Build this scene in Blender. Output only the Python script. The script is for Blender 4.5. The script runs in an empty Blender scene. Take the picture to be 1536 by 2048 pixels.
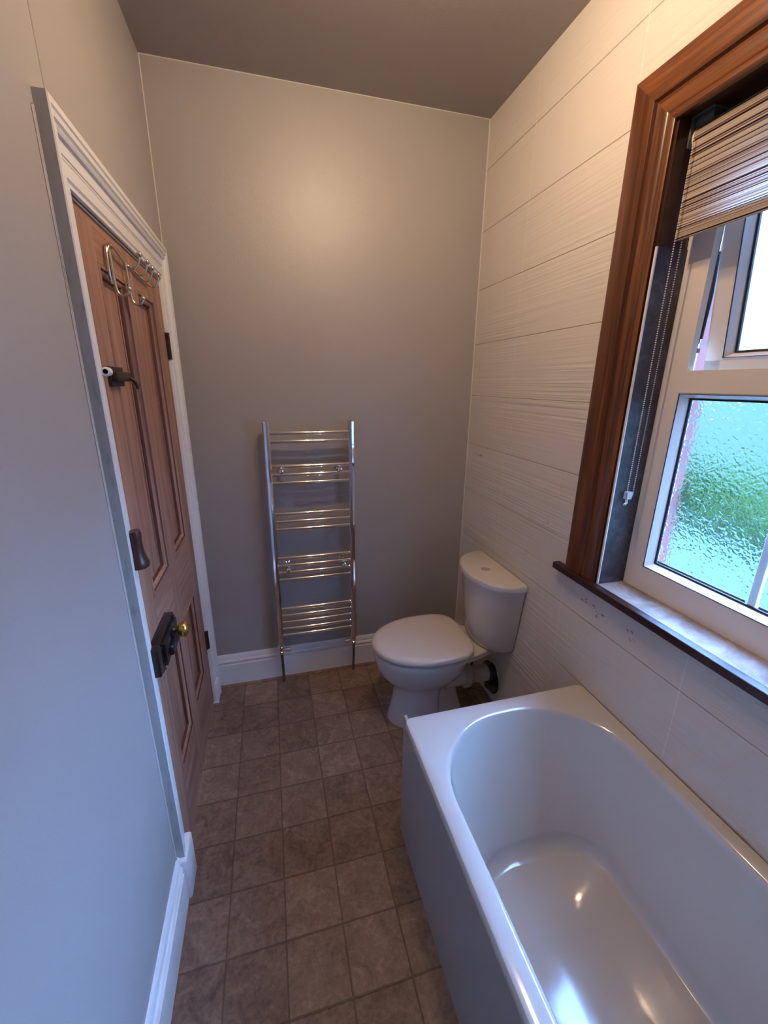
import bpy, bmesh, math, random
from mathutils import Vector, Matrix
random.seed(7)
C = bpy.context.scene.collection
S = bpy.context.scene

# ------------------------------------------------------------------ camera
yaw, pitch, roll = 0.2654, 0.2976, 0.0109
f = Vector((math.sin(yaw)*math.cos(pitch), math.cos(yaw)*math.cos(pitch), -math.sin(pitch)))
r = Vector((math.cos(yaw), -math.sin(yaw), 0)); u = r.cross(f)
r2 = r*math.cos(roll)+u*math.sin(roll); u2 = -r*math.sin(roll)+u*math.cos(roll)
cam_d = bpy.data.cameras.new('camera'); cam = bpy.data.objects.new('camera', cam_d); C.objects.link(cam)
M = Matrix((r2, u2, -f)).transposed().to_4x4(); M.translation = Vector((0.373, 0, 1.605)); cam.matrix_world = M
cam_d.sensor_fit = 'HORIZONTAL'; cam_d.sensor_width = 36; cam_d.lens = 833.9/1536*36; cam_d.clip_start = 0.02
S.camera = cam

# ------------------------------------------------------------------ world, exposure
S.view_settings.view_transform = 'Standard'; S.view_settings.look = 'None'
S.view_settings.gamma = 1; S.view_settings.use_curve_mapping = False
S.view_settings.exposure = 0.0
w = bpy.data.worlds.new('world'); S.world = w; w.use_nodes = True
bg = w.node_tree.nodes['Background']; bg.inputs[0].default_value = (0.26, 0.48, 1.0, 1)
_wn = w.node_tree.nodes; _tc = _wn.new('ShaderNodeTexCoord'); _sx = _wn.new('ShaderNodeSeparateXYZ'); _mr = _wn.new('ShaderNodeMapRange')
_mr.inputs[1].default_value = .22; _mr.inputs[2].default_value = .80; _mr.inputs[3].default_value = 6.0; _mr.inputs[4].default_value = 78.0   # overcast: brighter overhead
w.node_tree.links.new(_tc.outputs['Generated'], _sx.inputs[0]); w.node_tree.links.new(_sx.outputs[2], _mr.inputs[0]); w.node_tree.links.new(_mr.outputs[0], bg.inputs[1])
S.cycles.sample_clamp_indirect = 0.0
BULB_POWER = 13.6
BULB_COLOUR = (1.0, 0.70, 0.45)

# ------------------------------------------------------------------ room measures
D, H, W = 2.107, 2.747, 1.42
YB = -0.80                       # wall behind the camera
WY0, WY1, WZ0, WZ1 = -0.12, 1.058, 0.962, 2.262   # window opening
DY0, DY1, DZ = 1.15, 1.955, 1.975                  # door opening

# ------------------------------------------------------------------ materials
def srgb(c):
    return tuple(((v/255)/12.92 if v/255 <= .04045 else ((v/255+.055)/1.055)**2.4) for v in c)+(1,)
def mat(name, col=(0.5,0.5,0.5,1), rough=.5, metal=0, coat=0, spec=.5):
    m = bpy.data.materials.new(name); m.use_nodes = True
    b = m.node_tree.nodes['Principled BSDF']
    b.inputs['Base Color'].default_value = col if len(col) == 4 else tuple(col)+(1,)
    b.inputs['Roughness'].default_value = rough; b.inputs['Metallic'].default_value = metal
    b.inputs['Coat Weight'].default_value = coat; b.inputs['Specular IOR Level'].default_value = spec
    return m
class NT:
    def __init__(s, m): s.t = m.node_tree; s.n = s.t.nodes; s.b = s.n.get('Principled BSDF')
    def link(s, a, b): s.t.links.new(a, b)
    def coords(s, scale=(1,1,1), kind='Object'):
        c = s.n.new('ShaderNodeTexCoord'); m = s.n.new('ShaderNodeMapping'); m.inputs['Scale'].default_value = scale
        s.link(c.outputs[kind], m.inputs[0]); return m.outputs[0]
    def xyz(s, v=None):
        if v is None: v = s.coords()
        x = s.n.new('ShaderNodeSeparateXYZ'); s.link(v, x.inputs[0]); return x.outputs
    def noise(s, vec, scale, detail=3, rough=.5, dist=0):
        n = s.n.new('ShaderNodeTexNoise'); s.link(vec, n.inputs['Vector'])
        n.inputs['Scale'].default_value = scale; n.inputs['Detail'].default_value = detail
        n.inputs['Roughness'].default_value = rough; n.inputs['Distortion'].default_value = dist
        return n.outputs[0]
    def math(s, op, a, b=None, c=None):
        n = s.n.new('ShaderNodeMath'); n.operation = op
        for i, v in enumerate((a, b, c)):
            if v is None: continue
            if isinstance(v, (int, float)): n.inputs[i].default_value = v
            else: s.link(v, n.inputs[i])
        return n.outputs[0]
    def ramp(s, fac, stops, interp='LINEAR'):
        n = s.n.new('ShaderNodeValToRGB'); s.link(fac, n.inputs[0]); cr = n.color_ramp; cr.interpolation = interp
        while len(cr.elements) < len(stops): cr.elements.new(.5)
        for e, (p, c) in zip(cr.elements, stops): e.position = p; e.color = c if len(c) == 4 else tuple(c)+(1,)
        return n.outputs[0]
    def mix(s, fac, a, b, blend='MIX'):
        n = s.n.new('ShaderNodeMix'); n.data_type = 'RGBA'; n.blend_type = blend
        for i, v in ((0, fac), (6, a), (7, b)):
            if isinstance(v, (int, float)): n.inputs[i].default_value = v
            elif isinstance(v, tuple): n.inputs[i].default_value = v
            else: s.link(v, n.inputs[i])
        return n.outputs[2]
    def bump(s, h, strength=.3, dist=.002):
        n = s.n.new('ShaderNodeBump'); n.inputs['Strength'].default_value = strength; n.inputs['Distance'].default_value = dist
        s.link(h, n.inputs['Height']); s.link(n.outputs[0], s.b.inputs['Normal']); return n
    def joint(s, coord, origin, pitch, width):   # 1 on the joint line
        a = s.math('SUBTRACT', coord, origin); a = s.math('DIVIDE', a, pitch); a = s.math('ADD', a, .5)
        a = s.math('FRACT', a); a = s.math('SUBTRACT', a, .5); a = s.math('ABSOLUTE', a)
        a = s.math('MULTIPLY', a, pitch)
        m = s.n.new('ShaderNodeMapRange'); m.interpolation_type = 'SMOOTHSTEP'
        m.inputs[1].default_value = width*.35; m.inputs[2].default_value = width; m.inputs[3].default_value = 1; m.inputs[4].default_value = 0
        s.link(a, m.inputs[0]); return m.outputs[0]

def m_paint(name, col, rough=.42):
    m = mat(name, col, rough, spec=1.0); t = NT(m); v = t.coords()
    n1 = t.noise(v, 2.5, 3); c = t.mix(n1, tuple(x*.94 for x in col[:3])+(1,), tuple(min(1, x*1.06) for x in col[:3])+(1,))
    t.link(c, t.b.inputs['Base Color'])
    t.bump(t.math('ADD', t.noise(v, 260, 2), t.math('MULTIPLY', t.noise(v, 9, 2), 2.5)), .32, .0015); return m
M_wall = m_paint('grey wall paint', srgb((164,160,157)), .45)
M_ceil = m_paint('grey ceiling paint', srgb((150,143,139)), .5)
M_gloss = mat('white gloss paint', srgb((226,226,224)), .28); t = NT(M_gloss); t.bump(t.noise(t.coords(), 40, 3), .15, .0015)
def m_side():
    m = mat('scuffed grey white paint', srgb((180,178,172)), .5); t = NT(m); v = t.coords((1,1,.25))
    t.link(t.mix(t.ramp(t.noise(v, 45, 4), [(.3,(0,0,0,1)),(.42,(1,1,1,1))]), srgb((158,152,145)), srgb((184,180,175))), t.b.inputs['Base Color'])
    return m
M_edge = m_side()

def m_tile():
    m = mat('cream relief wall tile', srgb((222,214,204)), .3); t = NT(m); v = t.coords(); x, y, z = t.xyz(v)
    jz = t.joint(z, .052, .25, .0022); jy = t.joint(y, .207, .5045, .0022); j = t.math('MAXIMUM', jz, jy)
    # drifting horizontal ripples, strong at the middle of the wall and faint elsewhere
    vr = t.coords((1,1.3,105)); rip = t.noise(vr, 1.0, 1, .5, .12)
    vr2 = t.coords((1,2.0,45)); rip2 = t.noise(vr2, 1.0, 1)
    msk = t.ramp(t.noise(t.coords((1,1.2,3.2)), 1.3, 2), [(.38,(.15,.15,.15,1)),(.62,(1,1,1,1))])
    h = t.math('MULTIPLY', t.math('ADD', t.math('MULTIPLY', rip, 1.0), t.math('MULTIPLY', rip2, .5)), msk)
    h = t.math('SUBTRACT', h, t.math('MULTIPLY', jz, .5))
    t.bump(h, .8, .0036)
    def box(y0, y1, z0, z1):
        a = t.math('MULTIPLY', t.math('GREATER_THAN', y, y0), t.math('LESS_THAN', y, y1))
        b = t.math('MULTIPLY', t.math('GREATER_THAN', z, z0), t.math('LESS_THAN', z, z1))
        return t.math('MULTIPLY', a, b)
    marks = None
    for bx_ in ((1.925,2.01,1.251,1.262),(1.868,1.872,1.24,1.262),(1.352,1.355,1.05,1.12),(1.475,1.479,.86,.915),(1.09,1.12,.867,.885),
                (1.05,1.075,.872,.878),(1.03,1.045,.84,.862),(1.005,1.02,.855,.866),(.888,.915,.866,.882),(.872,.896,.84,.853),(1.37,1.372,.85,.93)):
        b_ = box(*bx_); marks = b_ if marks is None else t.math('MAXIMUM', marks, b_)
    brk = t.math('GREATER_THAN', t.noise(t.coords((1,120,160)), 1.0, 2), .53)
    marks = t.math('MULTIPLY', marks, brk)
    c = t.mix(t.math('MULTIPLY', jz, .75), srgb((214,208,200)), srgb((150,140,128)))  # bevel shading of the horizontal joints painted in as a darker colour
    c = t.mix(t.math('MULTIPLY', jy, .8), c, srgb((232,226,216)))
    c = t.mix(t.math('MULTIPLY', marks, .62), c, srgb((70,62,56)))
    t.link(c, t.b.inputs['Base Color']); return m
M_tile = m_tile()

def m_floor():
    m = mat('brown tile-pattern vinyl', srgb((120,98,82)), .42); t = NT(m); v = t.coords(); x, y, z = t.xyz(v)
    P = .1712
    j = t.math('MAXIMUM', t.joint(x, .148, P, .0035), t.joint(y, 1.207, P, .0045))
    fx = t.math('FLOOR', t.math('DIVIDE', t.math('SUBTRACT', x, .148), P)); fy = t.math('FLOOR', t.math('DIVIDE', t.math('SUBTRACT', y, 1.207), P))
    cb = t.n.new('ShaderNodeCombineXYZ'); t.link(fx, cb.inputs[0]); t.link(fy, cb.inputs[1])
    wn = t.n.new('ShaderNodeTexWhiteNoise'); wn.noise_dimensions = '3D'; t.link(cb.outputs[0], wn.inputs['Vector'])
    off = t.n.new('ShaderNodeVectorMath'); off.operation = 'MULTIPLY_ADD'; t.link(cb.outputs[0], off.inputs[0]); off.inputs[1].default_value = (.7,.9,0); t.link(v, off.inputs[2])
    n1 = t.noise(off.outputs[0], 14, 8, .72, .9); n2 = t.noise(off.outputs[0], 70, 5, .7)
    fac = t.math('ADD', t.math('MULTIPLY', n1, .55), t.math('MULTIPLY', n2, .35))
    fac = t.math('ADD', fac, t.math('MULTIPLY', t.math('SUBTRACT', wn.outputs[0], .5), .11))
    c = t.ramp(fac, [(.30, srgb((92,72,59))), (.40, srgb((120,98,82))), (.50, srgb((142,119,101))), (.64, srgb((174,154,136)))])
    c = t.mix(t.math('MULTIPLY', j, .7), c, srgb((84,64,52)))
    t.link(c, t.b.inputs['Base Color'])
    t.bump(t.math('ADD', t.math('MULTIPLY', j, -1.5), n2), .5, .0012)
    return m
M_floor = m_floor()

def m_wood(name, axis, dark, mid, light, rough=.38, scale=1.0, coat=.15):
    m = mat(name, mid, rough, coat=coat); t = NT(m)
    s = [26*scale]*3; s[axis] = 1.3*scale
    v = t.coords(tuple(s)); n1 = t.noise(v, 1.0, 5, .6, .9)
    s2 = [150*scale]*3; s2[axis] = 4*scale
    n2 = t.noise(t.coords(tuple(s2)), 1.0, 3)
    fac = t.math('ADD', t.math('MULTIPLY', n1, .75), t.math('MULTIPLY', n2, .25))
    t.link(t.ramp(fac, [(.33, dark), (.5, mid), (.66, light)]), t.b.inputs['Base Color'])
    t.bump(fac, .25, .001); return m
pc = (srgb((118,84,68)), srgb((156,116,96)), srgb((180,140,116)))
M_mould_dark = mat('dark brown moulding faces', srgb((84,46,34)), .5)
M_pine_v = m_wood('stripped pine upright', 2, *pc, rough=.5, coat=0)
M_pine_h = m_wood('stripped pine rail', 1, *pc, rough=.5, coat=0)
cc = (srgb((54,27,13)), srgb((98,56,30)), srgb((134,84,48)))
M_case_v = m_wood('varnished casing upright', 2, *cc, rough=.3, coat=.3)
M_case_h = m_wood('varnished casing head', 1, *cc, rough=.3, coat=.3)
M_darkwood = m_wood('dark reveal wood', 2, srgb((40,20,14)), srgb((58,30,20)), srgb((76,42,28)), rough=.4)
M_nose = mat('dark sill edge', srgb((50,26,20)), .35)
M_turn = mat('dark turned wood', srgb((62,34,28)), .35, coat=.3)

def m_marble(name, a, b, c_, sc):
    m = mat(name, a, .4); t = NT(m); v = t.coords()
    n = t.noise(v, sc, 7, .7, .9); n2 = t.noise(v, sc*.3, 3, .5, 1.5)
    t.link(t.ramp(t.math('ADD', t.math('MULTIPLY', n, .6), t.math('MULTIPLY', n2, .4)), [(.36, a), (.5, b), (.62, c_)]), t.b.inputs['Base Color'])
    return m
M_panel = m_marble('grey mottled reveal panel', srgb((46,41,40)), srgb((62,56,55)), srgb((88,82,79)), 26)
M_sill = m_marble('marbled sill panel', srgb((128,114,106)), srgb((170,158,150)), srgb((200,192,186)), 11)

M_upvc = mat('white upvc', srgb((228,220,210)), .3)
M_gasket = mat('black gasket', srgb((24,26,34)), .5)
M_spacer = mat('dark spacer bar', srgb((50,52,54)), .4)
M_ceramic = mat('white ceramic', srgb((210,206,202)), .12, coat=.5)
M_seat = mat('white plastic seat', srgb((214,206,199)), .22)
M_bath = mat('white acrylic', srgb((203,202,198)), .12, coat=.4)
t = NT(M_bath); t.bump(t.noise(t.coords(), 3, 2), .05, .01)
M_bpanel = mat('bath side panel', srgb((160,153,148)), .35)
M_chrome = mat('chrome', (.86,.86,.88,1), .045, 1)
M_satin = mat('satin nickel', (.72,.68,.64,1), .22, 1)
M_brass = mat('brass', (.75,.52,.14,1), .2, 1)
M_black = mat('black painted iron', srgb((20,18,20)), .32, coat=.3); t = NT(M_black); t.bump(t.noise(t.coords(), 180, 3), .3, .001)
M_rust = mat('dark brown iron', srgb((46,34,28)), .5); 
M_hinge = mat('dark hinge metal', srgb((38,26,24)), .5)
M_pipe = mat('aged copper pipe', srgb((112,96,80)), .35, .7)
M_plastic = mat('white soil pipe plastic', srgb((196,188,184)), .35)
M_hole = mat('dark cavity', srgb((20,18,16)), .9)
M_mortar = mat('rough mortar', srgb((96,92,86)), .9); t = NT(M_mortar); t.bump(t.noise(t.coords(), 60, 5), 1, .01)
M_bracket = mat('grey bracket', srgb((84,88,96)), .5)
M_bead = mat('white beads', srgb((225,215,205)), .35)
M_cream = mat('cream plastic', srgb((224,206,176)), .4)
M_caulk = mat('white caulk', srgb((205,200,194)), .6)
M_outdark = mat('hall darkness', srgb((30,26,24)), .9)

def m_glass_clear():
    m = bpy.data.materials.new('clear glass'); m.use_nodes = True; t = NT(m); n = t.n; n.remove(t.b)
    tr = n.new('ShaderNodeBsdfTransparent'); gl = n.new('ShaderNodeBsdfGlossy'); gl.inputs['Roughness'].default_value = .02
    mx = n.new('ShaderNodeMixShader'); fr = n.new('ShaderNodeFresnel'); fr.inputs[0].default_value = 1.45
    t.link(fr.outputs[0], mx.inputs[0]); t.link(tr.outputs[0], mx.inputs[1]); t.link(gl.outputs[0], mx.inputs[2])
    t.link(mx.outputs[0], n['Material Output'].inputs[0]); return m
M_glass = m_glass_clear()
def m_frost():
    m = mat('patterned obscure glass', (.90,.97,1,1), .13); t = NT(m); t.b.inputs['Transmission Weight'].default_value = 1
    t.b.inputs['IOR'].default_value = 1.45
    vo = t.n.new('ShaderNodeTexVoronoi'); vo.feature = 'SMOOTH_F1'; vo.inputs['Scale'].default_value = 75; vo.inputs['Smoothness'].default_value = .4
    vec = t.n.new('ShaderNodeVectorMath'); vec.operation = 'ADD'
    nz = t.n.new('ShaderNodeTexNoise'); nz.inputs['Scale'].default_value = 40; t.link(t.coords(), nz.inputs['Vector'])
    sc = t.n.new('ShaderNodeVectorMath'); sc.operation = 'SCALE'; sc.inputs['Scale'].default_value = .03; t.link(nz.outputs[1], sc.inputs[0])
    t.link(t.coords(), vec.inputs[0]); t.link(sc.outputs[0], vec.inputs[1]); t.link(vec.outputs[0], vo.inputs['Vector'])
    t.bump(vo.outputs[0], .42, .003); return m
M_frost = m_frost()

def m_blind():
    m = bpy.data.materials.new('striped blind fabric'); m.use_nodes = True; t = NT(m); n = t.n
    x, y, z = t.xyz()
    n1 = n.new('ShaderNodeTexNoise'); n1.noise_dimensions = '1D'; n1.inputs['Scale'].default_value = 165; n1.inputs['Detail'].default_value = 2
    n2 = n.new('ShaderNodeTexNoise'); n2.noise_dimensions = '1D'; n2.inputs['Scale'].default_value = 48; n2.inputs['Detail'].default_value = 0
    t.link(z, n1.inputs['W']); t.link(z, n2.inputs['W'])
    fac = t.math('ADD', t.math('MULTIPLY', n1.outputs[0], .88), t.math('MULTIPLY', n2.outputs[0], .12))
    col = t.ramp(fac, [(.0, srgb((60,40,38))), (.40, srgb((112,86,78))), (.425, srgb((214,198,178))), (.455, srgb((84,60,54))), (.466, srgb((238,228,212))), (.50, srgb((140,116,106))), (.515, srgb((232,218,200))), (.545, srgb((66,46,44))), (.56, srgb((208,190,172))), (.60, srgb((120,96,88)))], 'CONSTANT')
    df = n.new('ShaderNodeBsdfDiffuse'); tl = n.new('ShaderNodeBsdfTranslucent'); mx = n.new('ShaderNodeMixShader'); mx.inputs[0].default_value = .42
    t.link(col, df.inputs[0]); t.link(col, tl.inputs[0]); t.link(df.outputs[0], mx.inputs[1]); t.link(tl.outputs[0], mx.inputs[2])
    n.remove(t.b); t.link(mx.outputs[0], n['Material Output'].inputs[0]); return m
M_blind = m_blind()

def m_brick():
    m = mat('weathered red brick', srgb((170,110,100)), .8); t = NT(m)
    br = t.n.new('ShaderNodeTexBrick'); br.inputs['Scale'].default_value = 1; br.inputs['Brick Width'].default_value = .215; br.inputs['Row Height'].default_value = .075
    br.inputs['Mortar Size'].default_value = .005; br.inputs['Color1'].default_value = srgb((128,74,66)); br.inputs['Color2'].default_value = srgb((104,58,54)); br.inputs['Mortar'].default_value = srgb((92,80,76))
    co = t.xyz(); cb = t.n.new('ShaderNodeCombineXYZ'); t.link(t.math('ADD', co[0], co[1]), cb.inputs[0]); t.link(co[2], cb.inputs[1])
    t.link(cb.outputs[0], br.inputs['Vector']); t.link(br.outputs[0], t.b.inputs['Base Color']); return m
M_brick = m_brick()
M_leaf = mat('hedge leaves', srgb((74,120,50)), .9, spec=0); t = NT(M_leaf)
t.link(t.ramp(t.noise(t.coords(), 7, 3), [(.35, srgb((22,40,22))), (.6, srgb((44,60,30)))]), t.b.inputs['Base Color'])
M_pave = mat('grey paving', srgb((52,63,57)), .95, spec=0); M_render = mat('grey rendered wall', srgb((78,92,84)), .95, spec=0)

# ------------------------------------------------------------------ mesh helpers
def obj(name, bm, m=None, parent=None, smooth=False, mats=None):
    me = bpy.data.meshes.new(name); bmesh.ops.recalc_face_normals(bm, faces=bm.faces); bm.to_mesh(me); bm.free()
    o = bpy.data.objects.new(name, me); C.objects.link(o)
    for k in (mats or [m]): me.materials.append(k)
    if smooth:
        for p in me.polygons: p.use_smooth = True
        try: me.set_sharp_from_angle(angle=math.radians(40))
        except Exception: pass
    if parent is not None: o.parent = parent
    return o
def box(bm, x0, x1, y0, y1, z0, z1, bev=0, seg=2):
    r_ = bmesh.ops.create_cube(bm, size=1); vs = r_['verts']
    bmesh.ops.scale(bm, vec=(x1-x0, y1-y0, z1-z0), verts=vs)
    bmesh.ops.translate(bm, vec=((x0+x1)/2, (y0+y1)/2, (z0+z1)/2), verts=vs)
    if bev:
        es = list({e for v in vs for e in v.link_edges})
        bmesh.ops.bevel(bm, geom=es, offset=bev, segments=seg, affect='EDGES', profile=.5)
    return bm
def B(x0, x1, y0, y1, z0, z1, bev=0, seg=2): return box(bmesh.new(), x0, x1, y0, y1, z0, z1, bev, seg)
def bridge(bm, a, b, closed=True):
    n = len(a)
    for i in range(n if closed else n-1):
        j = (i+1) % n
        try: bm.faces.new((a[i], a[j], b[j], b[i]))
        except ValueError: pass
def loft(bm, rings, cap0=True, cap1=True, closed=True):
    L = [[bm.verts.new(p) for p in rg] for rg in rings]
    for a, b in zip(L, L[1:]): bridge(bm, a, b, closed)
    if cap0: bm.faces.new(L[0])
    if cap1: bm.faces.new(L[-1][::-1])
    return bm
def tube(bm, pts, rad, n=12, caps=True):
    pts = [Vector(p) for p in pts]; rings = []; up = None
    for i, p in enumerate(pts):
        d = (pts[min(i+1, len(pts)-1)]-pts[max(i-1, 0)]).normalized()
        if up is None:
            up = Vector((0,0,1)) if abs(d.z) < .9 else Vector((1,0,0))
        s = d.cross(up).normalized(); up = s.cross(d).normalized()
        rr = rad[i] if isinstance(rad, (list, tuple)) else rad
        rings.append([p+(s*math.cos(2*math.pi*k/n)+up*math.sin(2*math.pi*k/n))*rr for k in range(n)])
    return loft(bm, rings, caps, caps)
def smooth_path(pts, k=6):
    pts = [Vector(p) for p in pts]; out = []
    for i in range(len(pts)-1):
        p0, p1, p2, p3 = pts[max(i-1,0)], pts[i], pts[i+1], pts[min(i+2, len(pts)-1)]
        for j in range(k):
            s = j/k
            out.append(.5*((2*p1)+(p2-p0)*s+(2*p0-5*p1+4*p2-p3)*s*s+(3*p1-p0-3*p2+p3)*s**3))
    out.append(pts[-1]); return out
def lathe(bm, origin, axis, prof, n=24):     # prof: (radius, distance along axis)
    o = Vector(origin); a = Vector(axis).normalized(); s = a.orthogonal().normalized(); q = a.cross(s)
    rings = [[o+a*h+(s*math.cos(2*math.pi*k/n)+q*math.sin(2*math.pi*k/n))*max(rd, 1e-5) for k in range(n)] for rd, h in prof]
    return loft(bm, rings)
def sphere(bm, c, rd, seg=12):
    r_ = bmesh.ops.create_uvsphere(bm, u_segments=seg, v_segments=max(6, seg//2), radius=rd)
    bmesh.ops.translate(bm, vec=c, verts=r_['verts'])
def mitre(bm, prof, corners, normal, closed=False):
    """prof [(u outwards, v along normal)], corners 3D points on the wall plane (u=0 line); outward = left of travel"""
    nrm = Vector(normal); cs = [Vector(c) for c in corners]; n = len(cs); rings = []
    for i, c in enumerate(cs):
        dp = (c-cs[i-1]).normalized() if (closed or i > 0) else None
        dn = (cs[(i+1) % n]-c).normalized() if (closed or i < n-1) else None
        op = nrm.cross(dp) if dp else None; on = nrm.cross(dn) if dn else None
        if op is None: m_ = on
        elif on is None: m_ = op
        else:
            m_ = (op+on).normalized(); m_ = m_/max(.2, m_.dot(op))
        rings.append([c+m_*pu+nrm*pv for pu, pv in prof])
    if closed: rings.append(rings[0]); L = [[bm.verts.new(p) for p in rg] for rg in rings[:-1]]; L.append(L[0])
    else: L = [[bm.verts.new(p) for p in rg] for rg in rings]
    for a, b in zip(L, L[1:]): bridge(bm, a, b, True)
    if not closed: bm.faces.new(L[0]); bm.faces.new(L[-1][::-1])
    return bm
def thing(name, label, cat, loc=(0,0,0), group=None):
    o = bpy.data.objects.new(name, None); C.objects.link(o); o.location = loc; o.empty_display_size = .05
    o['label'] = label; o['category'] = cat
    if group: o['group'] = group
    return o
def tag(o, label, cat, group=None):
    o['label'] = label; o['category'] = cat
    if group: o['group'] = group
    return o
def struct(o, label, cat):
    o['kind'] = 'structure'; o['label'] = label; o['category'] = cat; return o
def rel(root):       # keep the world placement of children built in room coordinates
    for ch in root.children: ch.matrix_parent_inverse = Matrix.Translation(-root.location)

# ------------------------------------------------------------------ room shell
bm = B(-.15, W+.15, YB-.1, D+.1, -.08, 0); struct(obj('floor', bm, M_floor), 'brown vinyl floor printed with small square stone tiles', 'floor')
bm = B(-.15, W+.3, YB-.1, D+.1, H, H+.08); struct(obj('ceiling', bm, M_ceil), 'dark grey painted ceiling above the tiled wall', 'ceiling')
bm = bmesh.new(); box(bm, -.12, W+.3, D, D+.1, 0, H)
o_back = struct(obj('wall_back', bm, M_wall), 'grey painted end wall behind the towel radiator', 'wall')
bm = B(-.12, W+.3, YB-.1, YB, 0, H); struct(obj('wall_front', bm, M_wall), 'grey painted wall at the near end of the room', 'wall')
bm = bmesh.new()
box(bm, -.12, 0, YB-.1, DY0-.0, 0, H); box(bm, -.12, 0, DY1, D+.1, 0, H); box(bm, -.12, 0, DY0, DY1, DZ, H)
o_left = struct(obj('wall_left', bm, M_wall), 'grey painted wall holding the pine door, bluish with daylight', 'wall')
bm = bmesh.new(); tube(bm, smooth_path([(0.0005, 1.135, 2.11), (.0005,1.128,2.3), (.0005,1.13,2.5), (.0005,1.12,2.74)], 4), .0016, 6)
obj('plaster_seam', bm, M_wall, o_left)
bm = bmesh.new(); tube(bm, [(0.0, D, 1.9), (0, D, H)], .003, 8); tube(bm, [(0, D, H), (W, D, H)], .0028, 8)
obj('caulk_line', bm, M_caulk, o_back)
# tiled window wall (inner tiled face), with window opening, outer brick leaf
bm = bmesh.new()
X1 = 1.60
box(bm, W, X1, YB-.1, D+.1, 0, WZ0-.022); box(bm, W, X1, YB-.1, D+.1, WZ1, H)
box(bm, W, X1, YB-.1, WY0, WZ0-.022, WZ1); box(bm, W, X1, WY1, D+.1, WZ0-.022, WZ1)
o_right = struct(obj('wall_right', bm, M_tile), 'cream rippled rectangular tiles on the window wall', 'wall')
bm = bmesh.new(); tube(bm, [(W, D, 0.02), (W, D, H)], .0042, 8); obj('grout_line', bm, M_caulk, o_right)
bm = bmesh.new()
box(bm, X1, X1+.10, YB-.1, D+.1, -.3, WZ0-.05); box(bm, X1, X1+.10, YB-.1, D+.1, WZ1, H)
box(bm, X1, X1+.10, YB-.1, WY0, WZ0-.05, WZ1); box(bm, X1, X1+.10, WY1, D+.1, WZ0-.05, WZ1)
struct(obj('wall_outer', bm, M_brick), 'weathered red brick outer wall seen through the open window gap', 'wall')

# ------------------------------------------------------------------ skirting
sk = [(0,0),(0,.019),(.122,.019),(.124,.013),(.130,.012),(.134,.0165),(.141,.019),(.148,.0165),(.152,.012),(.160,.011),(.168,.010),(.175,.007),(.180,.004),(.180,0)]
def skirting(name, p0, p1, nrm, label):
    bm = mitre(bmesh.new(), [(h_, v) for h_, v in sk], [p0, p1], nrm); o = obj(name, bm, M_gloss)
    return struct(o, label, 'skirting board')
skirting('baseboard_back', (.0,D,0), (W,D,0), (0,-1,0), 'white moulded skirting board under the towel radiator')
skirting('baseboard_left', (0,YB,0), (0,1.066,0), (1,0,0), 'white moulded skirting board on the blue lit left wall')

# ------------------------------------------------------------------ door surround (architrave)
arc = [(0,0),(0,.006),(.002,.0085),(.010,.0085),(.012,.0055),(.016,.0055),(.018,.010),(.044,.011),(.0455,.007),(.049,.007),(.0495,.010),(.0525,.010),(.053,.007),(.0555,.0115),(.079,.0125),(.082,.018),(.089,.0215),(.094,.019),(.097,.0165),(.100,.0225),(.110,.0235),(.112,.019),(.1145,.019),(.116,.025),(.128,.0255),(.1305,.023),(.1305,0)]
arc = [(a_*.125/.1305, b_) for a_, b_ in arc]
tr = thing('trim_1', 'white moulded door surround around the pine door', 'door surround', (0,1.55,0)); tr['kind'] = 'structure'
def arch_leg(name, a, b, ma, mb):  # single mitred piece
    return None
ay0, ay1, az = DY0, DY1, 1.982
full = [(0,ay0,0),(0,ay0,az),(0,ay1,az),(0,ay1,0)]
# outward of travel must point away from the opening: travel up the near side, across, down the far side
def piece(name, pts_in, prof, i):
    # build only segment i of the mitred path
    tmp = bmesh.new(); nrm = Vector((1,0,0)); cs = [Vector(p) for p in pts_in]
    rings = []
    for k in (i, i+1):
        c = cs[k]; dp = (c-cs[k-1]).normalized() if k > 0 else None; dn = (cs[k+1]-c).normalized() if k < len(cs)-1 else None
        op = nrm.cross(dp) if dp else None; on = nrm.cross(dn) if dn else None
        m_ = on if op is None else op if on is None else (op+on).normalized()/((op+on).normalized().dot(op))
        rings.append([c+m_*pu+nrm*pv for pu, pv in prof])
    loft(tmp, rings); return tmp
# direction check: nrm x (0,0,1) = (0,-1,0)*... (1,0,0)x(0,0,1) = (0,-1,0) -> away from the opening on the near side
for i, nm in enumerate(('near_upright', 'head', 'far_upright')):
    KU = .66
    def ring_at(k):
        c = Vector(full[k]); sy = -1 if k < 2 else 1
        return [c+Vector((pv, sy*pu*KU, pu if k in (1,2) else 0)) for pu, pv in arc]
    bm = loft(bmesh.new(), [ring_at(i), ring_at(i+1)]); o = obj(nm, bm, M_gloss, tr)
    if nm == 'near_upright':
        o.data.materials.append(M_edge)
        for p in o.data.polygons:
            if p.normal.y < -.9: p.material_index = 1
bm = mitre(bmesh.new(), [(0,0),(0,.004),(.002,.004),(.002,0)], [(0,ay0-.0925,.18),(0,ay0-.0925,2.078)], (1,0,0))
tube(bm, smooth_path([(.0012, 1.0565+random.uniform(-.001,.001), .2+k*.125) for k in range(16)], 3), .0022, 6); obj('caulk_line', bm, M_caulk, tr)
bm = bmesh.new(); box(bm, 0, .030, ay0-.098, ay0+.002, 0, .17, .008, 3); obj('plinth_block', bm, M_gloss, tr, smooth=True)
bm = bmesh.new(); box(bm, 0, .022, ay1-.004, ay1+.098, 0, .12, .004, 2); obj('plinth_block', bm, M_gloss, tr, smooth=True)
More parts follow.
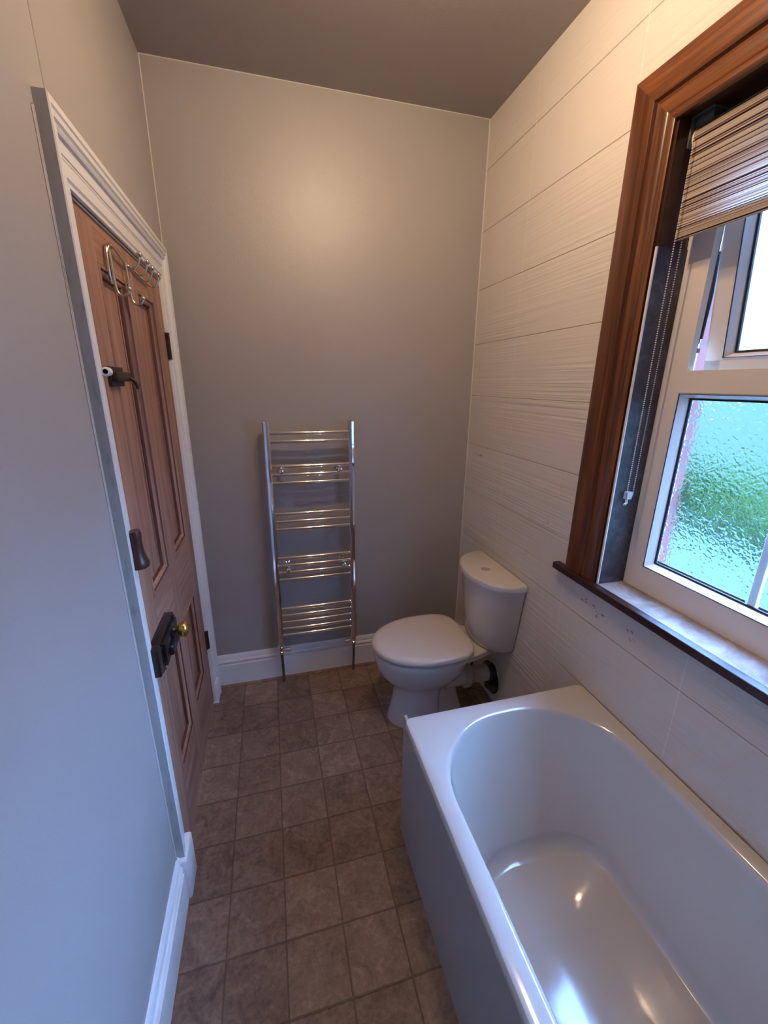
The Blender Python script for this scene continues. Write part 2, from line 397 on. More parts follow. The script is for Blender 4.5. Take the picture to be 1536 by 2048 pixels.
# lining and stop
bm = bmesh.new(); box(bm, -.12, .0, ay0-.02, ay0+.001, 0, az); box(bm, -.12, 0, ay1-.001, ay1+.02, 0, az); box(bm, -.12, 0, ay0-.02, ay1+.02, az-.002, az+.02)
obj('lining', bm, M_gloss, tr)
rel(tr)

# ------------------------------------------------------------------ door leaf
dr = thing('door_1', 'stripped pine four panel door with black rim lock', 'door', (-.02, ay1, 0)); dr['kind'] = 'structure'
y0, y1, z0, z1 = ay0+.001, ay1-.001, .012, az-.0025
XF, XBk = -.004, -.042
P = [(1.285,1.505),(1.605,1.822)]; ZL = (.29,.715); ZU = (.975,1.882)
bm = bmesh.new()
box(bm, XBk, XF, y0, P[0][0], z0, z1, .002, 1); box(bm, XBk, XF, P[0][1], P[1][0], z0, z1, .0012, 1); box(bm, XBk, XF, P[1][1], y1, z0, z1, .002, 1)
obj('stile', bm, M_pine_v, dr)
for a, b in ((z0, ZL[0]), (ZL[1], ZU[0]), (ZU[1], z1)):
    bm = bmesh.new(); box(bm, XBk, XF-.0004, P[0][0]-.001, P[0][1]+.001, a, b); box(bm, XBk, XF-.0004, P[1][0]-.001, P[1][1]+.001, a, b)
    obj('rail', bm, M_pine_h, dr)
mold = [(0,0),(0,-.001),(-.004,.002),(-.010,.0015),(-.013,-.003),(-.018,-.004),(-.024,-.010),(-.026,-.020),(-.034,-.021),(0,-.021)]
for (pa, pb) in P:
    for (qa, qb) in (ZL, ZU):
        pn = obj('panel', B(-.034, -.0265, pa, pb, qa, qb), M_pine_v, dr)
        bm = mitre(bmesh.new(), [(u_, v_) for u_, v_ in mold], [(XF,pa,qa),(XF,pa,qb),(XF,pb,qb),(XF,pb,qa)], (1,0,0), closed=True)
        o = obj('panel_moulding', bm, None, pn, smooth=True, mats=[M_pine_v, M_mould_dark])
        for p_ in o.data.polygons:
            if abs(p_.normal.x) < .62: p_.material_index = 1  # steep faces of the moulding take the darker brown
for zc in (1.741, .383):
    bm = bmesh.new(); tube(bm, [(.004, ay1+.001, zc-.05), (.004, ay1+.001, zc+.05)], .0065, 12); box(bm, -.004, .0025, ay1-.012, ay1+.010, zc-.05, zc+.05)
    obj('hinge', bm, M_hinge, dr)
# rim lock
lk = obj('rim_lock', box(B(-.006, .024, 1.165, 1.36, .782, .880, .004, 2), .020, .034, 1.185, 1.345, .795, .868, .003, 2), M_black, dr, smooth=True)
bm = bmesh.new()
lathe(bm, (.033,1.27,.862), (1,0,0), [(.02,0),(.02,.004),(.012,.007),(.009,.012)]); obj('rosette', bm, M_black, lk, smooth=True)
bm = bmesh.new(); lathe(bm, (.034,1.27,.862), (1,0,0), [(.007,0),(.007,.014),(.010,.018),(.019,.024),(.0245,.032),(.0245,.040),(.020,.047),(.010,.051),(.0,.052)], 32)
kn = obj('door_knob', bm, M_brass, lk, smooth=True); kn['label'] = 'round brass knob'
bm = B(.030, .046, 1.215, 1.315, .806, .838, .006, 3); obj('snib_cover', bm, M_black, lk, smooth=True)
bm = bmesh.new()
for yy in (1.18, 1.345):
    for zz in (.79, .872): sphere(bm, (.0255, yy, zz), .004, 8)
for k in range(7): box(bm, .022, .0262, 1.172, 1.18, .80+k*.009, .804+k*.009)
obj('lock_screws', bm, M_black, lk, smooth=True)
bm = B(-.004, .018, 1.145, 1.168, .855, .872, .002, 1); o = obj('latch_bolt', bm, M_chrome, lk)
bm = B(-.002, .030, 1.122, 1.156, .800, .888, .005, 2); obj('lock_keeper', bm, M_black, tr, smooth=True).matrix_parent_inverse = Matrix.Translation(-tr.location)
# small upper bolt
bt = obj('slide_bolt', box(B(-.006, .004, 1.215, 1.315, 1.592, 1.640, .001, 1), .004, .018, 1.215, 1.33, 1.604, 1.628, .004, 2), M_rust, dr, smooth=True)
bm = bmesh.new(); tube(bm, smooth_path([(.012,1.315,1.615),(.026,1.318,1.607),(.032,1.32,1.592),(.030,1.32,1.585)],4), .004, 10); obj('bolt_handle', bm, M_rust, bt, smooth=True)
bm = bmesh.new(); lathe(bm, (.017,1.150,1.626), (0,-1,0), [(.006,-.012),(.0095,-.010),(.0105,.0),(.0095,.010),(.0065,.012),(.0055,.010),(.0050,-.002)], 20)
kp = obj('bolt_keeper', bm, None, tr, smooth=True, mats=[M_gloss, M_hole])
for p_ in kp.data.polygons:
    if (Vector((.017,0,1.626))-Vector((p_.center.x,0,p_.center.z))).length < .0053 and p_.center.y < 1.158: p_.material_index = 1; kp.matrix_parent_inverse = Matrix.Translation(-tr.location); kp['label'] = 'small white painted ring on the surround'
rel(dr)
# turned wooden block
bm = bmesh.new()
rings = []
for z_, hw, hx in ((1.250,.016,.012),(1.243,.018,.014),(1.22,.017,.013),(1.19,.018,.014),(1.172,.024,.019),(1.162,.029,.023),(1.154,.028,.022)):
    rings.append([(.030+hx*math.cos(a), 1.105+hw*math.sin(a), z_) for a in [2*math.pi*k/16 for k in range(16)]])
loft(bm, rings); tag(obj('door_turnbutton', bm, M_turn, smooth=True), 'dark flared wooden turn button on the near edge of the white door surround', 'door catch')

# ------------------------------------------------------------------ over-door hook rack
hk = thing('hook_rack', 'chrome wire hook rack hanging on top of pine door', 'hook rack', (.0,1.5,1.85))
X0 = .004
bm = bmesh.new()
fr = [(X0+.004,1.345,1.90),(X0+.004,1.34,1.86),(X0+.004,1.352,1.825),(X0+.016,1.375,1.812),(X0+.034,1.40,1.818),(X0+.036,1.405,1.835)]
tube(bm, smooth_path([(X0,1.385,1.938),(X0,1.36,1.938),(X0,1.340,1.926),(X0,1.334,1.89),(X0,1.336,1.86),(X0,1.342,1.845)],5), .0038, 10)
tube(bm, smooth_path([(X0,1.336,1.915),(X0+.006,1.352,1.936),(X0+.006,1.39,1.938),(X0+.004,1.44,1.930),(X0+.002,1.50,1.926),(X0,1.56,1.934),(X0,1.62,1.926),(X0,1.70,1.926),(X0,1.76,1.924)],5), .0036, 10)
obj('wire_frame', bm, M_satin, hk, smooth=True)
for (yb, zb, kind) in ((1.345,1.922,'low'),(1.478,1.925,'low'),(1.515,1.928,'up'),(1.597,1.928,'up'),(1.657,1.924,'up'),(1.738,1.922,'up')):
    bm = bmesh.new()
    if kind == 'low':
        tube(bm, smooth_path([(X0+.004,yb,zb),(X0+.005,yb,1.88),(X0+.006,yb,1.845),(X0+.010,yb,1.826),(X0+.020,yb,1.818),(X0+.032,yb,1.823),(X0+.037,yb,1.833)],5), .0042, 10); sphere(bm, (X0+.038,yb,1.836), .006, 12)
    else:
        tube(bm, smooth_path([(X0,yb,zb),(X0+.010,yb,zb-.008),(X0+.022,yb,zb-.006),(X0+.032,yb,zb+.010),(X0+.036,yb,zb+.026)],5), .003, 10); sphere(bm, (X0+.036,yb,zb+.030), .0078, 14)
    obj('hook', bm, M_satin, hk, smooth=True)
rel(hk)

# ------------------------------------------------------------------ window casing, sill
wc = thing('trim_2', 'varnished reddish wood casing around the window', 'window casing', (W,1.1,WZ0)); wc['kind'] = 'structure'
cas = [(u_*.143/.129, v_) for u_, v_ in [(0,0),(0,.010),(.006,.013),(.014,.013),(.018,.010),(.022,.014),(.036,.017),(.052,.012),(.058,.010),(.062,.018),(.070,.021),(.118,.021),(.126,.018),(.129,.012),(.129,0)]]
# on the right wall the normal is -x; path along far upright upwards then head towards the camera then down the near upright
wp = [(W,WY1+.004,WZ0),(W,WY1+.004,WZ1-.010),(W,WY0,WZ1-.010),(W,WY0,WZ0)]
def piece_n(pts_in, prof, i, nrm, sgn=1):
    tmp = bmesh.new(); nrm = Vector(nrm); cs = [Vector(p) for p in pts_in]; rings = []
    for k in (i, i+1):
        c = cs[k]; dp = (c-cs[k-1]).normalized() if k > 0 else None; dn = (cs[k+1]-c).normalized() if k < len(cs)-1 else None
        op = nrm.cross(dp)*sgn if dp else None; on = nrm.cross(dn)*sgn if dn else None
        m_ = on if op is None else op if on is None else (op+on).normalized()/((op+on).normalized().dot(op))
        rings.append([c+m_*pu+nrm*pv for pu, pv in prof])
    return loft(tmp, rings)
# (-1,0,0)x(0,0,1) = (0,1,0): away from the opening on the far side
for i, (nm, mm) in enumerate((('upright', M_case_v), ('head', M_case_h), ('upright', M_case_v))):
    obj(nm, piece_n(wp, cas, i, (-1,0,0)), mm, wc, smooth=True)
rel(wc)
XW = 1.52
sl = thing('trim_3', 'marbled window sill with dark wood front edge', 'window sill', (W,.5,WZ0)); sl['kind'] = 'structure'
obj('sill_board', B(W-.018, XW+.03, WY0-.02, WY1+.0, WZ0-.022, WZ0), M_sill, sl)
obj('sill_nosing', B(W-.034, W-.004, WY0-.19, WY1+.195, WZ0-.024, WZ0+.001, .003, 2), M_nose, sl)
rel(sl)
rv = thing('trim_4', 'window reveal, grey mottled panel below and dark wood above', 'window reveal', (W,1.05,WZ0)); rv['kind'] = 'structure'
obj('reveal_board', B(W-.002, XW+.04, WY1-.004, WY1+.004, WZ0, WZ1), M_darkwood, rv)
obj('reveal_panel', B(W-.004, XW+.04, WY1-.007, WY1-.003, WZ0, 1.968), M_panel, rv)
obj('panel_edge', B(W-.007, W-.003, WY1-.0085, WY1-.002, WZ0, 1.968), M_upvc, rv)
obj('reveal_board', B(W-.002, XW+.04, WY0-.004, WY0+.004, WZ0, WZ1), M_darkwood, rv)
obj('head_board', B(W-.002, XW+.04, WY0, WY1, WZ1-.006, WZ1+.004), M_darkwood, rv)
rel(rv)

# ------------------------------------------------------------------ upvc window
wn = thing('window_1', 'white framed window, open top light above obscure glass', 'window', (XW+.03,.5,WZ0)); wn['kind'] = 'structure'
fy0, fy1, fz0, fz1 = WY0+.004, WY1-.002, WZ0, WZ1-.006
ly0, ly1, lz0, lz1 = WY0+.07, .990, 1.042, 1.590       # lower opening
uy0, uy1, uz0, uz1 = WY0+.084, .978, 1.650, WZ1-.085    # upper opening
bm = bmesh.new()
# face layer (slim, reaches to the visible opening)
def frame_layer(bm, x0, x1, e):
    ua, ub = uy0-e, uy1+e
    box(bm, x0, x1, ub, fy1, uz0-e, uz1+e); box(bm, x0, x1, fy0, ua, uz0-e, uz1+e)
    box(bm, x0, x1, ly1, fy1, lz0, lz1); box(bm, x0, x1, fy0, ly0, lz0, lz1)
    box(bm, x0, x1, fy0, fy1, fz0, lz0); box(bm, x0, x1, fy0, fy1, lz1, uz0-e); box(bm, x0, x1, fy0, fy1, uz1+e, fz1)
frame_layer(bm, XW, XW+.021, 0); frame_layer(bm, XW+.021, XW+.062, .030)
obj('window_frame', bm, M_upvc, wn)
# glazing beads of the lower light (sloping)
def bead(prof, rect, x):
    a, b, c, d = rect  # y0,y1,z0,z1 ; travel so that 'outward' is away from the glass
    return mitre(bmesh.new(), prof, [(x,b,c),(x,b,d),(x,a,d),(x,a,c)], (-1,0,0), closed=True)
obj('glazing_bead', bead([(0,0),(0,-.034),(-.016,-.034),(-.013,-.022),(-.004,-.001)], (ly0,ly1,lz0,lz1), XW+.001), M_upvc, wn, smooth=False)
obj('gasket', bead([(-.0155,-.028),(-.0155,-.036),(-.020,-.036),(-.020,-.030)], (ly0,ly1,lz0,lz1), XW), M_gasket, wn)
obj('gasket', bead([(-.003,.0008),(-.003,-.0015),(-.0046,-.0015),(-.0046,.0002)], (ly0,ly1,lz0,lz1), XW), M_gasket, wn)
obj('obscure_pane', B(XW+.034, XW+.038, ly0+.008, ly1-.012, lz0+.012, lz1-.012), M_frost, wn)
bm = bmesh.new(); box(bm, XW+.042, XW+.046, .706, ly1-.016, lz0+.015, lz0+.024); box(bm, XW+.042, XW+.046, ly0+.015, .672, lz0+.015, lz0+.024)
obj('spacer_bar', bm, M_spacer, wn)
obj('glazing_bar', B(XW+.040, XW+.052, .678, .700, lz0+.006, lz1-.006, .002, 1), M_upvc, wn)
# top hung sash, pushed open at the bottom
sh = bpy.data.objects.new('open_sash', None); C.objects.link(sh)
hz = fz1-.045; sh.parent = wn
sy0, sy1, szb = uy0+.000, .9775, -(hz-1.640)
bm = bmesh.new(); sw = .048
box(bm, 0, .045, sy1-sw, sy1, szb, 0, .002, 1); box(bm, 0, .045, sy0, sy0+sw, szb, 0, .002, 1)
box(bm, 0, .045, sy0, sy1, szb, szb+sw-.012, .002, 1); box(bm, 0, .045, sy0, sy1, -sw, 0, .002, 1)
s1 = obj('sash_frame', bm, M_upvc, sh)
rc = (sy0+sw, sy1-sw, szb+sw-.012, -sw)
s2 = obj('glazing_bead', bead([(.001,0),(.001,-.03),(-.016,-.03),(-.013,-.020),(-.004,.002)], rc, 0.0), M_upvc, sh)
s3 = obj('gasket', bead([(-.0155,-.022),(-.0155,-.030),(-.020,-.030),(-.020,-.024)], rc, 0), M_gasket, sh)
s4 = obj('gasket', bead([(-.004,.0032),(-.004,.0005),(-.0056,.0005),(-.0056,.0028)], rc, 0), M_gasket, sh)
s5 = obj('clear_pane', B(.026, .030, rc[0]+.008, rc[1]-.008, rc[2]+.008, rc[3]-.008), M_glass, sh)
sh.matrix_parent_inverse = Matrix.Identity(4)
sh.location = Vector((XW+.002, 0, hz))-wn.location; sh.rotation_euler = (0, -math.radians(5.6), 0)
# friction stay
bm = bmesh.new(); box(bm, XW+.021, XW+.029, uy1+.004, uy1+.022, 1.722, uz1); obj('stay_track', bm, M_gasket, wn)
bm = bmesh.new(); tube(bm, [(XW+.034,.985,1.735),(XW+.040,.986,1.85),(XW+.036,.987,1.95)], .0045, 8); obj('stay_arm', bm, M_bracket, wn)
obj('frame_clip', B(XW+.05, XW+.058, 1.0, 1.04, 1.70, 1.712), M_gasket, wn)
for ch in wn.children:
    if ch is not sh: ch.matrix_parent_inverse = Matrix.Translation(-wn.location)

# ------------------------------------------------------------------ roller blind
bl = thing('roller_blind', 'striped brown and cream roller blind half lowered over the window', 'blind', (1.485,.5,2.2))
ry0, ry1 = WY0+.02, 1.044; rxc, rzc, rr = 1.487, 2.212, .027
bm = bmesh.new()
pr_ = [(rxc-rr*math.cos(a), rzc+rr*math.sin(a)) for a in [math.radians(k) for k in range(150, -1, -10)]]+[(rxc-rr, rzc-k*.02) for k in range(1, 11)]+[(rxc-rr, 1.983)]
th = .0012
outer = [(x_, z_) for x_, z_ in pr_]; inner = [(x_+th, z_) for x_, z_ in pr_][::-1]
loft(bm, [[(x_, ry0, z_) for x_, z_ in outer], [(x_, ry1, z_) for x_, z_ in outer]], False, False, False)
obj('fabric', bm, M_blind, bl, smooth=True)
bm = bmesh.new(); lathe(bm, (rxc, ry0, rzc), (0,1,0), [(rr-.002,0),(rr-.002,ry1-ry0-.002)], 32); obj('wound_roll', bm, M_blind, bl, smooth=True)
bm = bmesh.new(); box(bm, rxc-rr-.002, rxc-rr+.005, ry0+.002, ry1-.001, 1.980, 2.006, .002, 2); obj('bottom_bar', bm, M_blind, bl, smooth=True)
bm = bmesh.new(); lathe(bm, (rxc, ry1-.001, rzc), (0,1,0), [(rr+.0005,0),(rr+.001,.0045),(rr-.004,.005)], 32); obj('end_ring', bm, M_cream, bl, smooth=True)
bm = bmesh.new(); box(bm, 1.452, 1.512, ry1+.004, ry1+.010, 2.19, WZ1-.006, .002, 1); box(bm, 1.452, 1.512, ry1-.05, ry1+.010, WZ1-.010, WZ1-.006, .001, 1); lathe(bm, (rxc-.012, ry1-.045, 2.243), (0,1,0), [(.015,0),(.016,.008),(.016,.04),(.013,.048)], 20)
obj('bracket', bm, M_bracket, bl, smooth=True)
for xo in (1.448, 1.4715):
    bm = bmesh.new()
    z_ = 2.20
    while z_ > 1.285:
        s_ = bmesh.ops.create_icosphere(bm, subdivisions=1, radius=.0021); bmesh.ops.translate(bm, vec=(xo+(z_-1.29)*.004, 1.033, z_), verts=s_['verts']); z_ -= .006
    obj('bead_chain', bm, M_bead, bl, smooth=True)
bm = bmesh.new(); tube(bm, [(1.448,1.033,1.285),(1.452,1.033,1.272),(1.460,1.033,1.267),(1.468,1.033,1.272),(1.4715,1.033,1.285)], .003, 8)
box(bm, 1.448, 1.470, 1.030, 1.046, 1.262, 1.288, .004, 2); tube(bm, [(1.458,1.040,1.264),(1.450,1.030,1.252),(1.438,1.026,1.248)], .004, 8)
M_clear = mat('clear plastic', (.85,.88,.92,1), .12); NT(M_clear).b.inputs['Transmission Weight'].default_value = .55
obj('chain_tidy', bm, M_clear, bl, smooth=True)
rel(bl)

# ------------------------------------------------------------------ towel radiator
rd = thing('towel_radiator', 'tall chrome ladder towel radiator on the grey end wall', 'radiator', (.555,2.03,.2))
def upright(xc):
    bm = bmesh.new(); pf = []
    for k in range(9):
        a = math.radians(-90+180*k/8-90)  # rounded front
        pf.append((math.cos(a+math.pi/2)*0, 0))
    hw, d0, d1 = .0165, 2.010, 2.050
    ring = [(xc-hw,d1),(xc-hw,d0+.010),(xc-hw+.002,d0+.004),(xc-hw+.007,d0),(xc,d0-.0012),(xc+hw-.007,d0),(xc+hw-.002,d0+.004),(xc+hw,d0+.010),(xc+hw,d1),(xc+hw-.003,d1+.003),(xc-hw+.003,d1+.003)]
    def sc(k): return [(xc+(x_-xc)*k, 2.03+(y_-2.03)*k) for x_, y_ in ring]
    rings = [[(x_,y_,.243) for x_,y_ in ring], [(x_,y_,1.430) for x_,y_ in ring], [(x_,y_,1.436) for x_,y_ in sc(.93)], [(x_,y_,1.440) for x_,y_ in sc(.75)]]
    loft(bm, rings); return bm
for xc in (.3535, .7535): obj('upright', upright(xc), M_chrome, rd)
for zb in (1.381,1.342,1.224,1.184,1.143,.987,.947,.907,.751,.711,.672,.632,.463,.423,.383,.343,.305):
    bm = bmesh.new(); tube(bm, [(.366+i*(.739-.366)/10, 2.027-.006*math.sin(math.pi*i/10), zb) for i in range(11)], .0098, 20)
    obj('rail', bm, M_chrome, rd, smooth=True)
for xb, zb in ((.410,1.203),(.692,1.203),(.416,.690),(.705,.690)):
    bm = bmesh.new(); lathe(bm, (xb,D-.001,zb), (0,-1,0), [(.016,0),(.016,.004),(.009,.008),(.009,.085),(.0125,.087),(.0135,.094),(.012,.104),(.006,.107)], 20)
    obj('wall_bracket', bm, M_chrome, rd, smooth=True)
for xc, sgn in ((.3535, 1), (.7535, -1)):
    bm = bmesh.new(); lathe(bm, (xc,2.03,.186), (0,0,1), [(.008,0),(.013,.002),(.013,.018),(.0105,.02),(.0105,.032),(.014,.034),(.014,.046),(.010,.048),(.010,.058)], 20)
    lathe(bm, (xc,2.03,.210), (sgn,0,0), [(.009,0),(.009,.022)], 16)
    vl = obj('radiator_valve', bm, M_chrome, rd, smooth=True)
    bm = bmesh.new(); lathe(bm, (xc+sgn*.020,2.03,.210), (sgn,0,0), [(.010,0),(.012,.002),(.012,.028),(.009,.031)], 16); obj('valve_cap', bm, M_chrome, vl, smooth=True)
bm = bmesh.new(); tube(bm, [(.3535,2.03,.190),(.356,2.035,.10),(.357,2.042,0)], .0075, 14); obj('pipe_tail', bm, M_pipe, rd, smooth=True)
bm = bmesh.new(); tube(bm, [(.7535,2.03,.190),(.7535,2.035,.10),(.753,2.045,0)], .0065, 14); obj('pipe_tail', bm, M_pipe, rd, smooth=True)
rel(rd)

# ------------------------------------------------------------------ bath
bt = thing('bathtub', 'white acrylic bathtub along the tiled window wall', 'bathtub', (1.08,.2,0))
def rrect(x0, x1, y0, y1, rx, ry, z, n=14):
    pts = []
    for cx, cy, a0 in ((x1-rx, y1-ry, 0), (x0+rx, y1-ry, 90), (x0+rx, y0+ry, 180), (x1-rx, y0+ry, 270)):
        for k in range(n+1):
            a = math.radians(a0+90*k/n); pts.append((cx+rx*math.cos(a), cy+ry*math.sin(a), z))
    return pts
ZR = .555; BX0, BX1, BY0, BY1 = .735, 1.419, -.64, 1.056
rings = [rrect(BX0+.002,BX1,BY0,BY1-.002,.022,.022,ZR-.036), rrect(BX0,BX1,BY0,BY1,.022,.022,ZR-.030), rrect(BX0,BX1,BY0,BY1,.022,.022,ZR-.010),
         rrect(BX0+.003,BX1-.001,BY0,BY1-.003,.02,.02,ZR-.003), rrect(BX0+.009,BX1-.004,BY0+.01,BY1-.009,.02,.02,ZR)]
# inner contour, bottom contour
ix0, ix1, iy0, iy1 = .786, 1.374, -.56, .998; bx0, bx1, by0_, by1_ = .900, 1.300, -.46, .785
def inner(t_, z, grow=0):   # t 0 rim .. 1 bottom
    L_ = lambda a, b: a+(b-a)*t_
    return rrect(L_(ix0,bx0)-grow, L_(ix1,bx1)+grow, L_(iy0,by0_)-grow, L_(iy1,by1_)+grow, L_(.27,.13), L_(.25,.10), z)
rings += [inner(0, ZR, .010), inner(0, ZR-.002, .003), inner(0, ZR-.007, -.001)]
for k in range(1, 16):
    s_ = k/15; rings.append(inner(s_**1.15*.80, ZR-.007-(ZR-.205)*s_))
for k in range(1, 9):
    a = math.radians(90*k/8); rings.append(inner(.80+.20*(1-math.cos(a)), .205-.058*math.sin(a)))
cx, cy = (bx0+bx1)/2, (by0_+by1_)/2
last = rings[-1]
for k in (.8, .5, .2): rings.append([(cx+(p[0]-cx)*k, cy+(p[1]-cy)*k, .147-.004*(1-k)) for p in last])
bm = loft(bmesh.new(), rings, cap0=False, cap1=True); obj('tub', bm, M_bath, bt, smooth=True)
bm = bmesh.new(); box(bm, .748, .760, BY0, 1.098, 0.0, ZR-.030, .002, 1); obj('side_panel', bm, M_bpanel, bt)
bm = bmesh.new(); box(bm, .760, BX1-.01, BY0, BY0+.012, 0, ZR-.03); obj('end_panel', bm, M_bpanel, bt)
bm = bmesh.new(); box(bm, .760, BX1-.01, 1.030, 1.042, 0, ZR-.03); obj('end_panel', bm, M_bpanel, bt)
rel(bt)

# ------------------------------------------------------------------ toilet
to = thing('toilet', 'white close coupled toilet with the lid closed beside the bath', 'toilet', (1.1,1.645,0))
YC = 1.638
def egg(xf, xb, hw, z, k=.42, n=48, yo=0, pb=2.0):
    """front at xf (towards -x), back xb; widest at fraction k from the back"""
    xm = xb-(xb-xf)*k; pts = []
    for i in range(n):
        a = 2*math.pi*i/n; c, s_ = math.cos(a), math.sin(a)
        if c < 0: x_ = xm+(xm-xf)*c; y_ = hw*s_
        else:
            x_ = xm+(xb-xm)*math.copysign(abs(c)**(2/pb), c); y_ = hw*math.copysign(abs(s_)**(2/pb), s_)
        pts.append((x_, YC+y_+yo, z))
    return pts
rings = [egg(.848,1.105,.108,0,pb=3.4), egg(.848,1.105,.108,.012,pb=3.4), egg(.860,1.105,.101,.05,pb=3.4), egg(.874,1.105,.094,.12,pb=3), egg(.878,1.11,.094,.17,pb=3),
         egg(.872,1.13,.102,.20,pb=2.6), egg(.842,1.17,.130,.235,pb=2.6), egg(.810,1.205,.156,.275,pb=2.6), egg(.790,1.22,.173,.32,pb=2.8), egg(.780,1.23,.180,.36,pb=2.8),
         egg(.777,1.235,.187,.383,pb=3), egg(.782,1.233,.184,.392,pb=3), egg(.80,1.225,.165,.397,pb=3)]
bm = loft(bmesh.new(), rings)
obj('pan', bm, M_ceramic, to, smooth=True)
rings = [egg(.98,1.235,.088,0,k=.5,pb=4), egg(.98,1.235,.088,.012,k=.5,pb=4), egg(.98,1.225,.070,.05,k=.5,pb=3), egg(.98,1.205,.058,.13,k=.5,pb=3), egg(.98,1.205,.062,.22,k=.5,pb=3), egg(.98,1.22,.075,.30,k=.5,pb=3)]
obj('rear_foot', loft(bmesh.new(), rings), M_ceramic, to, smooth=True)
# shelf under the cistern
pl = lambda z, e: [(1.14,YC-.150+e,z),(1.24,YC-.135+e,z),(1.33,YC-.105+e,z),(1.405-e,YC-.100+e,z),(1.405-e,YC+.100-e,z),(1.33,YC+.105-e,z),(1.24,YC+.135-e,z),(1.14,YC+.150-e,z)]
bm = loft(bmesh.new(), [pl(.352,.012), pl(.360,.002), pl(.385,0), pl(.390,.004)]); obj('cistern_shelf', bm, M_ceramic, to, smooth=True)
# seat ring and lid
rings = [egg(.796,1.216,.172,.396,pb=3.4), egg(.790,1.218,.178,.401,pb=3.4), egg(.790,1.218,.178,.409,pb=3.4), egg(.796,1.214,.172,.413,pb=3.4)]
obj('seat', loft(bmesh.new(), rings), M_seat, to, smooth=True)
rings = [egg(.776,1.236,.186,.4125,pb=3.6), egg(.769,1.240,.195,.417,pb=3.6), egg(.768,1.241,.196,.428,pb=3.6), egg(.772,1.238,.193,.436,pb=3.6), egg(.782,1.230,.186,.442,pb=3.6), egg(.80,1.22,.168,.4455,pb=3), egg(.87,1.18,.11,.447,pb=2.4), egg(.98,1.10,.03,.4475)]
obj('seat_lid', loft(bmesh.new(), rings), M_seat, to, smooth=True)
bm = bmesh.new(); tube(bm, [(1.222,YC-.085,.408),(1.222,YC+.085,.408)], .010, 14); obj('seat_hinge', bm, M_seat, to, smooth=True)
def dshape(hw, depth, z, xb=W-.006, n=30, sq=.10, yo=0):
    pts = [(xb, YC-hw+yo, z)]
    for i in range(n+1):
        a = math.pi*i/n
        c = -math.cos(a); s_ = math.sin(a)**.82
        pts.append((xb-sq*depth-(1-sq)*depth*s_ if 0 < i < n else xb-sq*depth, YC+yo+hw*c, z))
    pts.append((xb, YC+hw+yo, z)); return pts
rings = [dshape(.150,.132,.390), dshape(.158,.140,.397), dshape(.165,.147,.43), dshape(.180,.160,.53), dshape(.195,.173,.65), dshape(.204,.181,.735)]
obj('cistern', loft(bmesh.new(), rings), M_ceramic, to, smooth=True)
rings = [dshape(.207,.185,.7355), dshape(.215,.193,.739), dshape(.216,.194,.757), dshape(.213,.191,.764), dshape(.205,.184,.768)]
ld = obj('cistern_lid', loft(bmesh.new(), rings), M_ceramic, to, smooth=True)
bm = bmesh.new(); lathe(bm, (1.318,1.625,.7675), (0,0,1), [(.021,0),(.021,.003),(.018,.0045),(.017,.0035),(.0165,.0045),(.0005,.0052)], 28); obj('flush_button', bm, M_chrome, ld, smooth=True)
# ceramic outlet
bm = bmesh.new(); tube(bm, [(1.13,YC,.20),(1.20,YC,.185),(1.262,YC,.175)], [.075,.058,.050], 24); obj('pan_outlet', bm, M_ceramic, to, smooth=True)
bm = bmesh.new(); loft(bm, [[(1.14,YC-.03,.36),(1.22,YC-.025,.36),(1.22,YC+.025,.36),(1.14,YC+.03,.36)],[(1.10,YC-.045,.2),(1.20,YC-.04,.22),(1.20,YC+.04,.22),(1.10,YC+.045,.2)]]); obj('pan_web', bm, M_ceramic, to)
rel(to)
sp = thing('soil_pipe', 'white plastic waste connector between toilet and wall', 'pipe', (1.3,YC,.17))
bm = bmesh.new(); lathe(bm, (1.262,YC,.175), (1,0,-.06), [(.040,0),(.0435,.006),(.0435,.126)], 28); obj('pipe', bm, M_plastic, sp, smooth=True)
bm = bmesh.new(); lathe(bm, (1.243,YC,.176), (1,0,-.06), [(.052,0),(.060,.002),(.062,.006),(.062,.028),(.056,.036),(.052,.037)], 28); obj('collar', bm, M_plastic, sp, smooth=True)
bm = bmesh.new(); lathe(bm, (1.380,YC,.168), (1,0,-.06), [(.0445,0),(.050,.002),(.050,.012),(.046,.014),(.046,.048)], 28); obj('rubber_seal', bm, M_black, sp, smooth=True)
rel(sp)
tr5 = struct(obj('trim_5', lathe(bmesh.new(), (W-.0015,1.655,.118), (1,0,0), [(.001,0),(.085,0),(.085,.003),(.001,.003)], 22), M_hole), 'dark ragged hole in tiles around waste pipe', 'wall hole')
bm = bmesh.new()
for k in range(9):
    a = math.radians(200+k*20); c = (W-.004, 1.655+.062*math.cos(a)*1.0, .118+.062*math.sin(a)); s_ = bmesh.ops.create_icosphere(bm, subdivisions=2, radius=random.uniform(.010,.018)); bmesh.ops.translate(bm, vec=c, verts=s_['verts'])
obj('mortar_lump', bm, M_mortar, tr5, smooth=True)
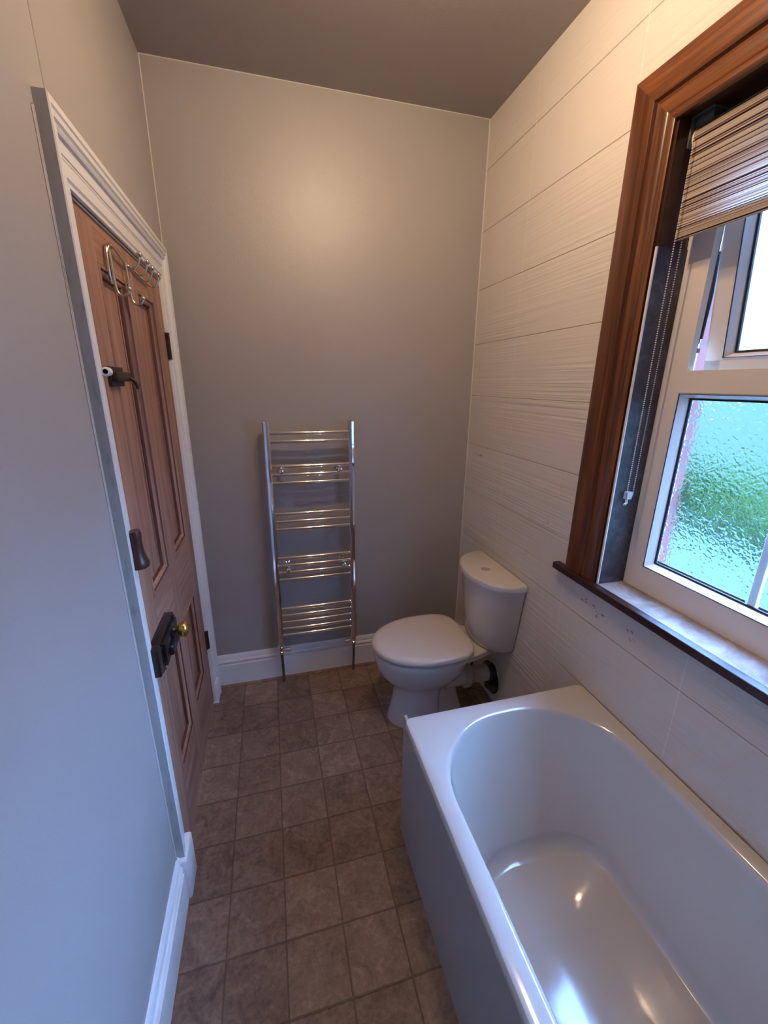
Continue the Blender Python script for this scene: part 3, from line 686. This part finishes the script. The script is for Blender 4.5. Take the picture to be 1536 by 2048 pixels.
wp_ = thing('water_pipe', 'thin upright supply pipe under the toilet cistern', 'pipe', (1.335,1.70,0))
bm = bmesh.new(); tube(bm, [(1.345,1.73,0),(1.345,1.73,.395)], .0075, 14); obj('pipe', bm, M_pipe, wp_, smooth=True)
rel(wp_)
bm = bmesh.new(); tube(bm, [(1.335,1.585,.350),(1.335,1.585,.392)], .006, 12); o = obj('overflow_stub', bm, M_plastic, to, smooth=True); o.matrix_parent_inverse = Matrix.Translation(-to.location)

# ------------------------------------------------------------------ ceiling lamp (just out of frame)
lp = thing('ceiling_lamp', 'ceiling light with two warm bulbs in the middle of the ceiling', 'ceiling light', (.75,1.05,H))
bm = bmesh.new(); lathe(bm, (.75,1.05,H), (0,0,-1), [(.05,0),(.055,.004),(.05,.02),(.012,.03),(.012,.05)], 28); tube(bm, [(.68,1.05,H-.05),(.82,1.05,H-.05)], .009, 12)
obj('rose', bm, M_satin, lp, smooth=True)
rel(lp)
for i, xb in enumerate((.66, .84)):
    ld_ = bpy.data.lights.new('bulb_light', 'POINT'); ld_.energy = BULB_POWER; ld_.color = BULB_COLOUR; ld_.shadow_soft_size = .032
    lo = bpy.data.objects.new('bulb_light', ld_); C.objects.link(lo); lo.location = (xb, 1.05, H-.115)

# ------------------------------------------------------------------ outside
struct(obj('ground', B(1.70, 14, -8, 10, -.4, -.3), M_pave), 'pale paving outside the window', 'ground')
tag(obj('garden_wall', B(8.2, 8.35, -8, 14, -.3, 1.85), M_render), 'pale boundary wall behind the hedge, blurred by the glass', 'wall')
bm = bmesh.new()
for k in range(210):
    s_ = bmesh.ops.create_icosphere(bm, subdivisions=2, radius=random.uniform(.18,.32)); bmesh.ops.translate(bm, vec=(random.uniform(6.1,6.7), random.uniform(-3.5,8.5), random.uniform(-.2,.38)), verts=s_['verts'])
for v in bm.verts: v.co += Vector((random.uniform(-1,1), random.uniform(-1,1), random.uniform(-1,1)))*.035
hd = obj('hedge', bm, M_leaf); tag(hd, 'green hedge seen blurred through the obscure glass', 'hedge')
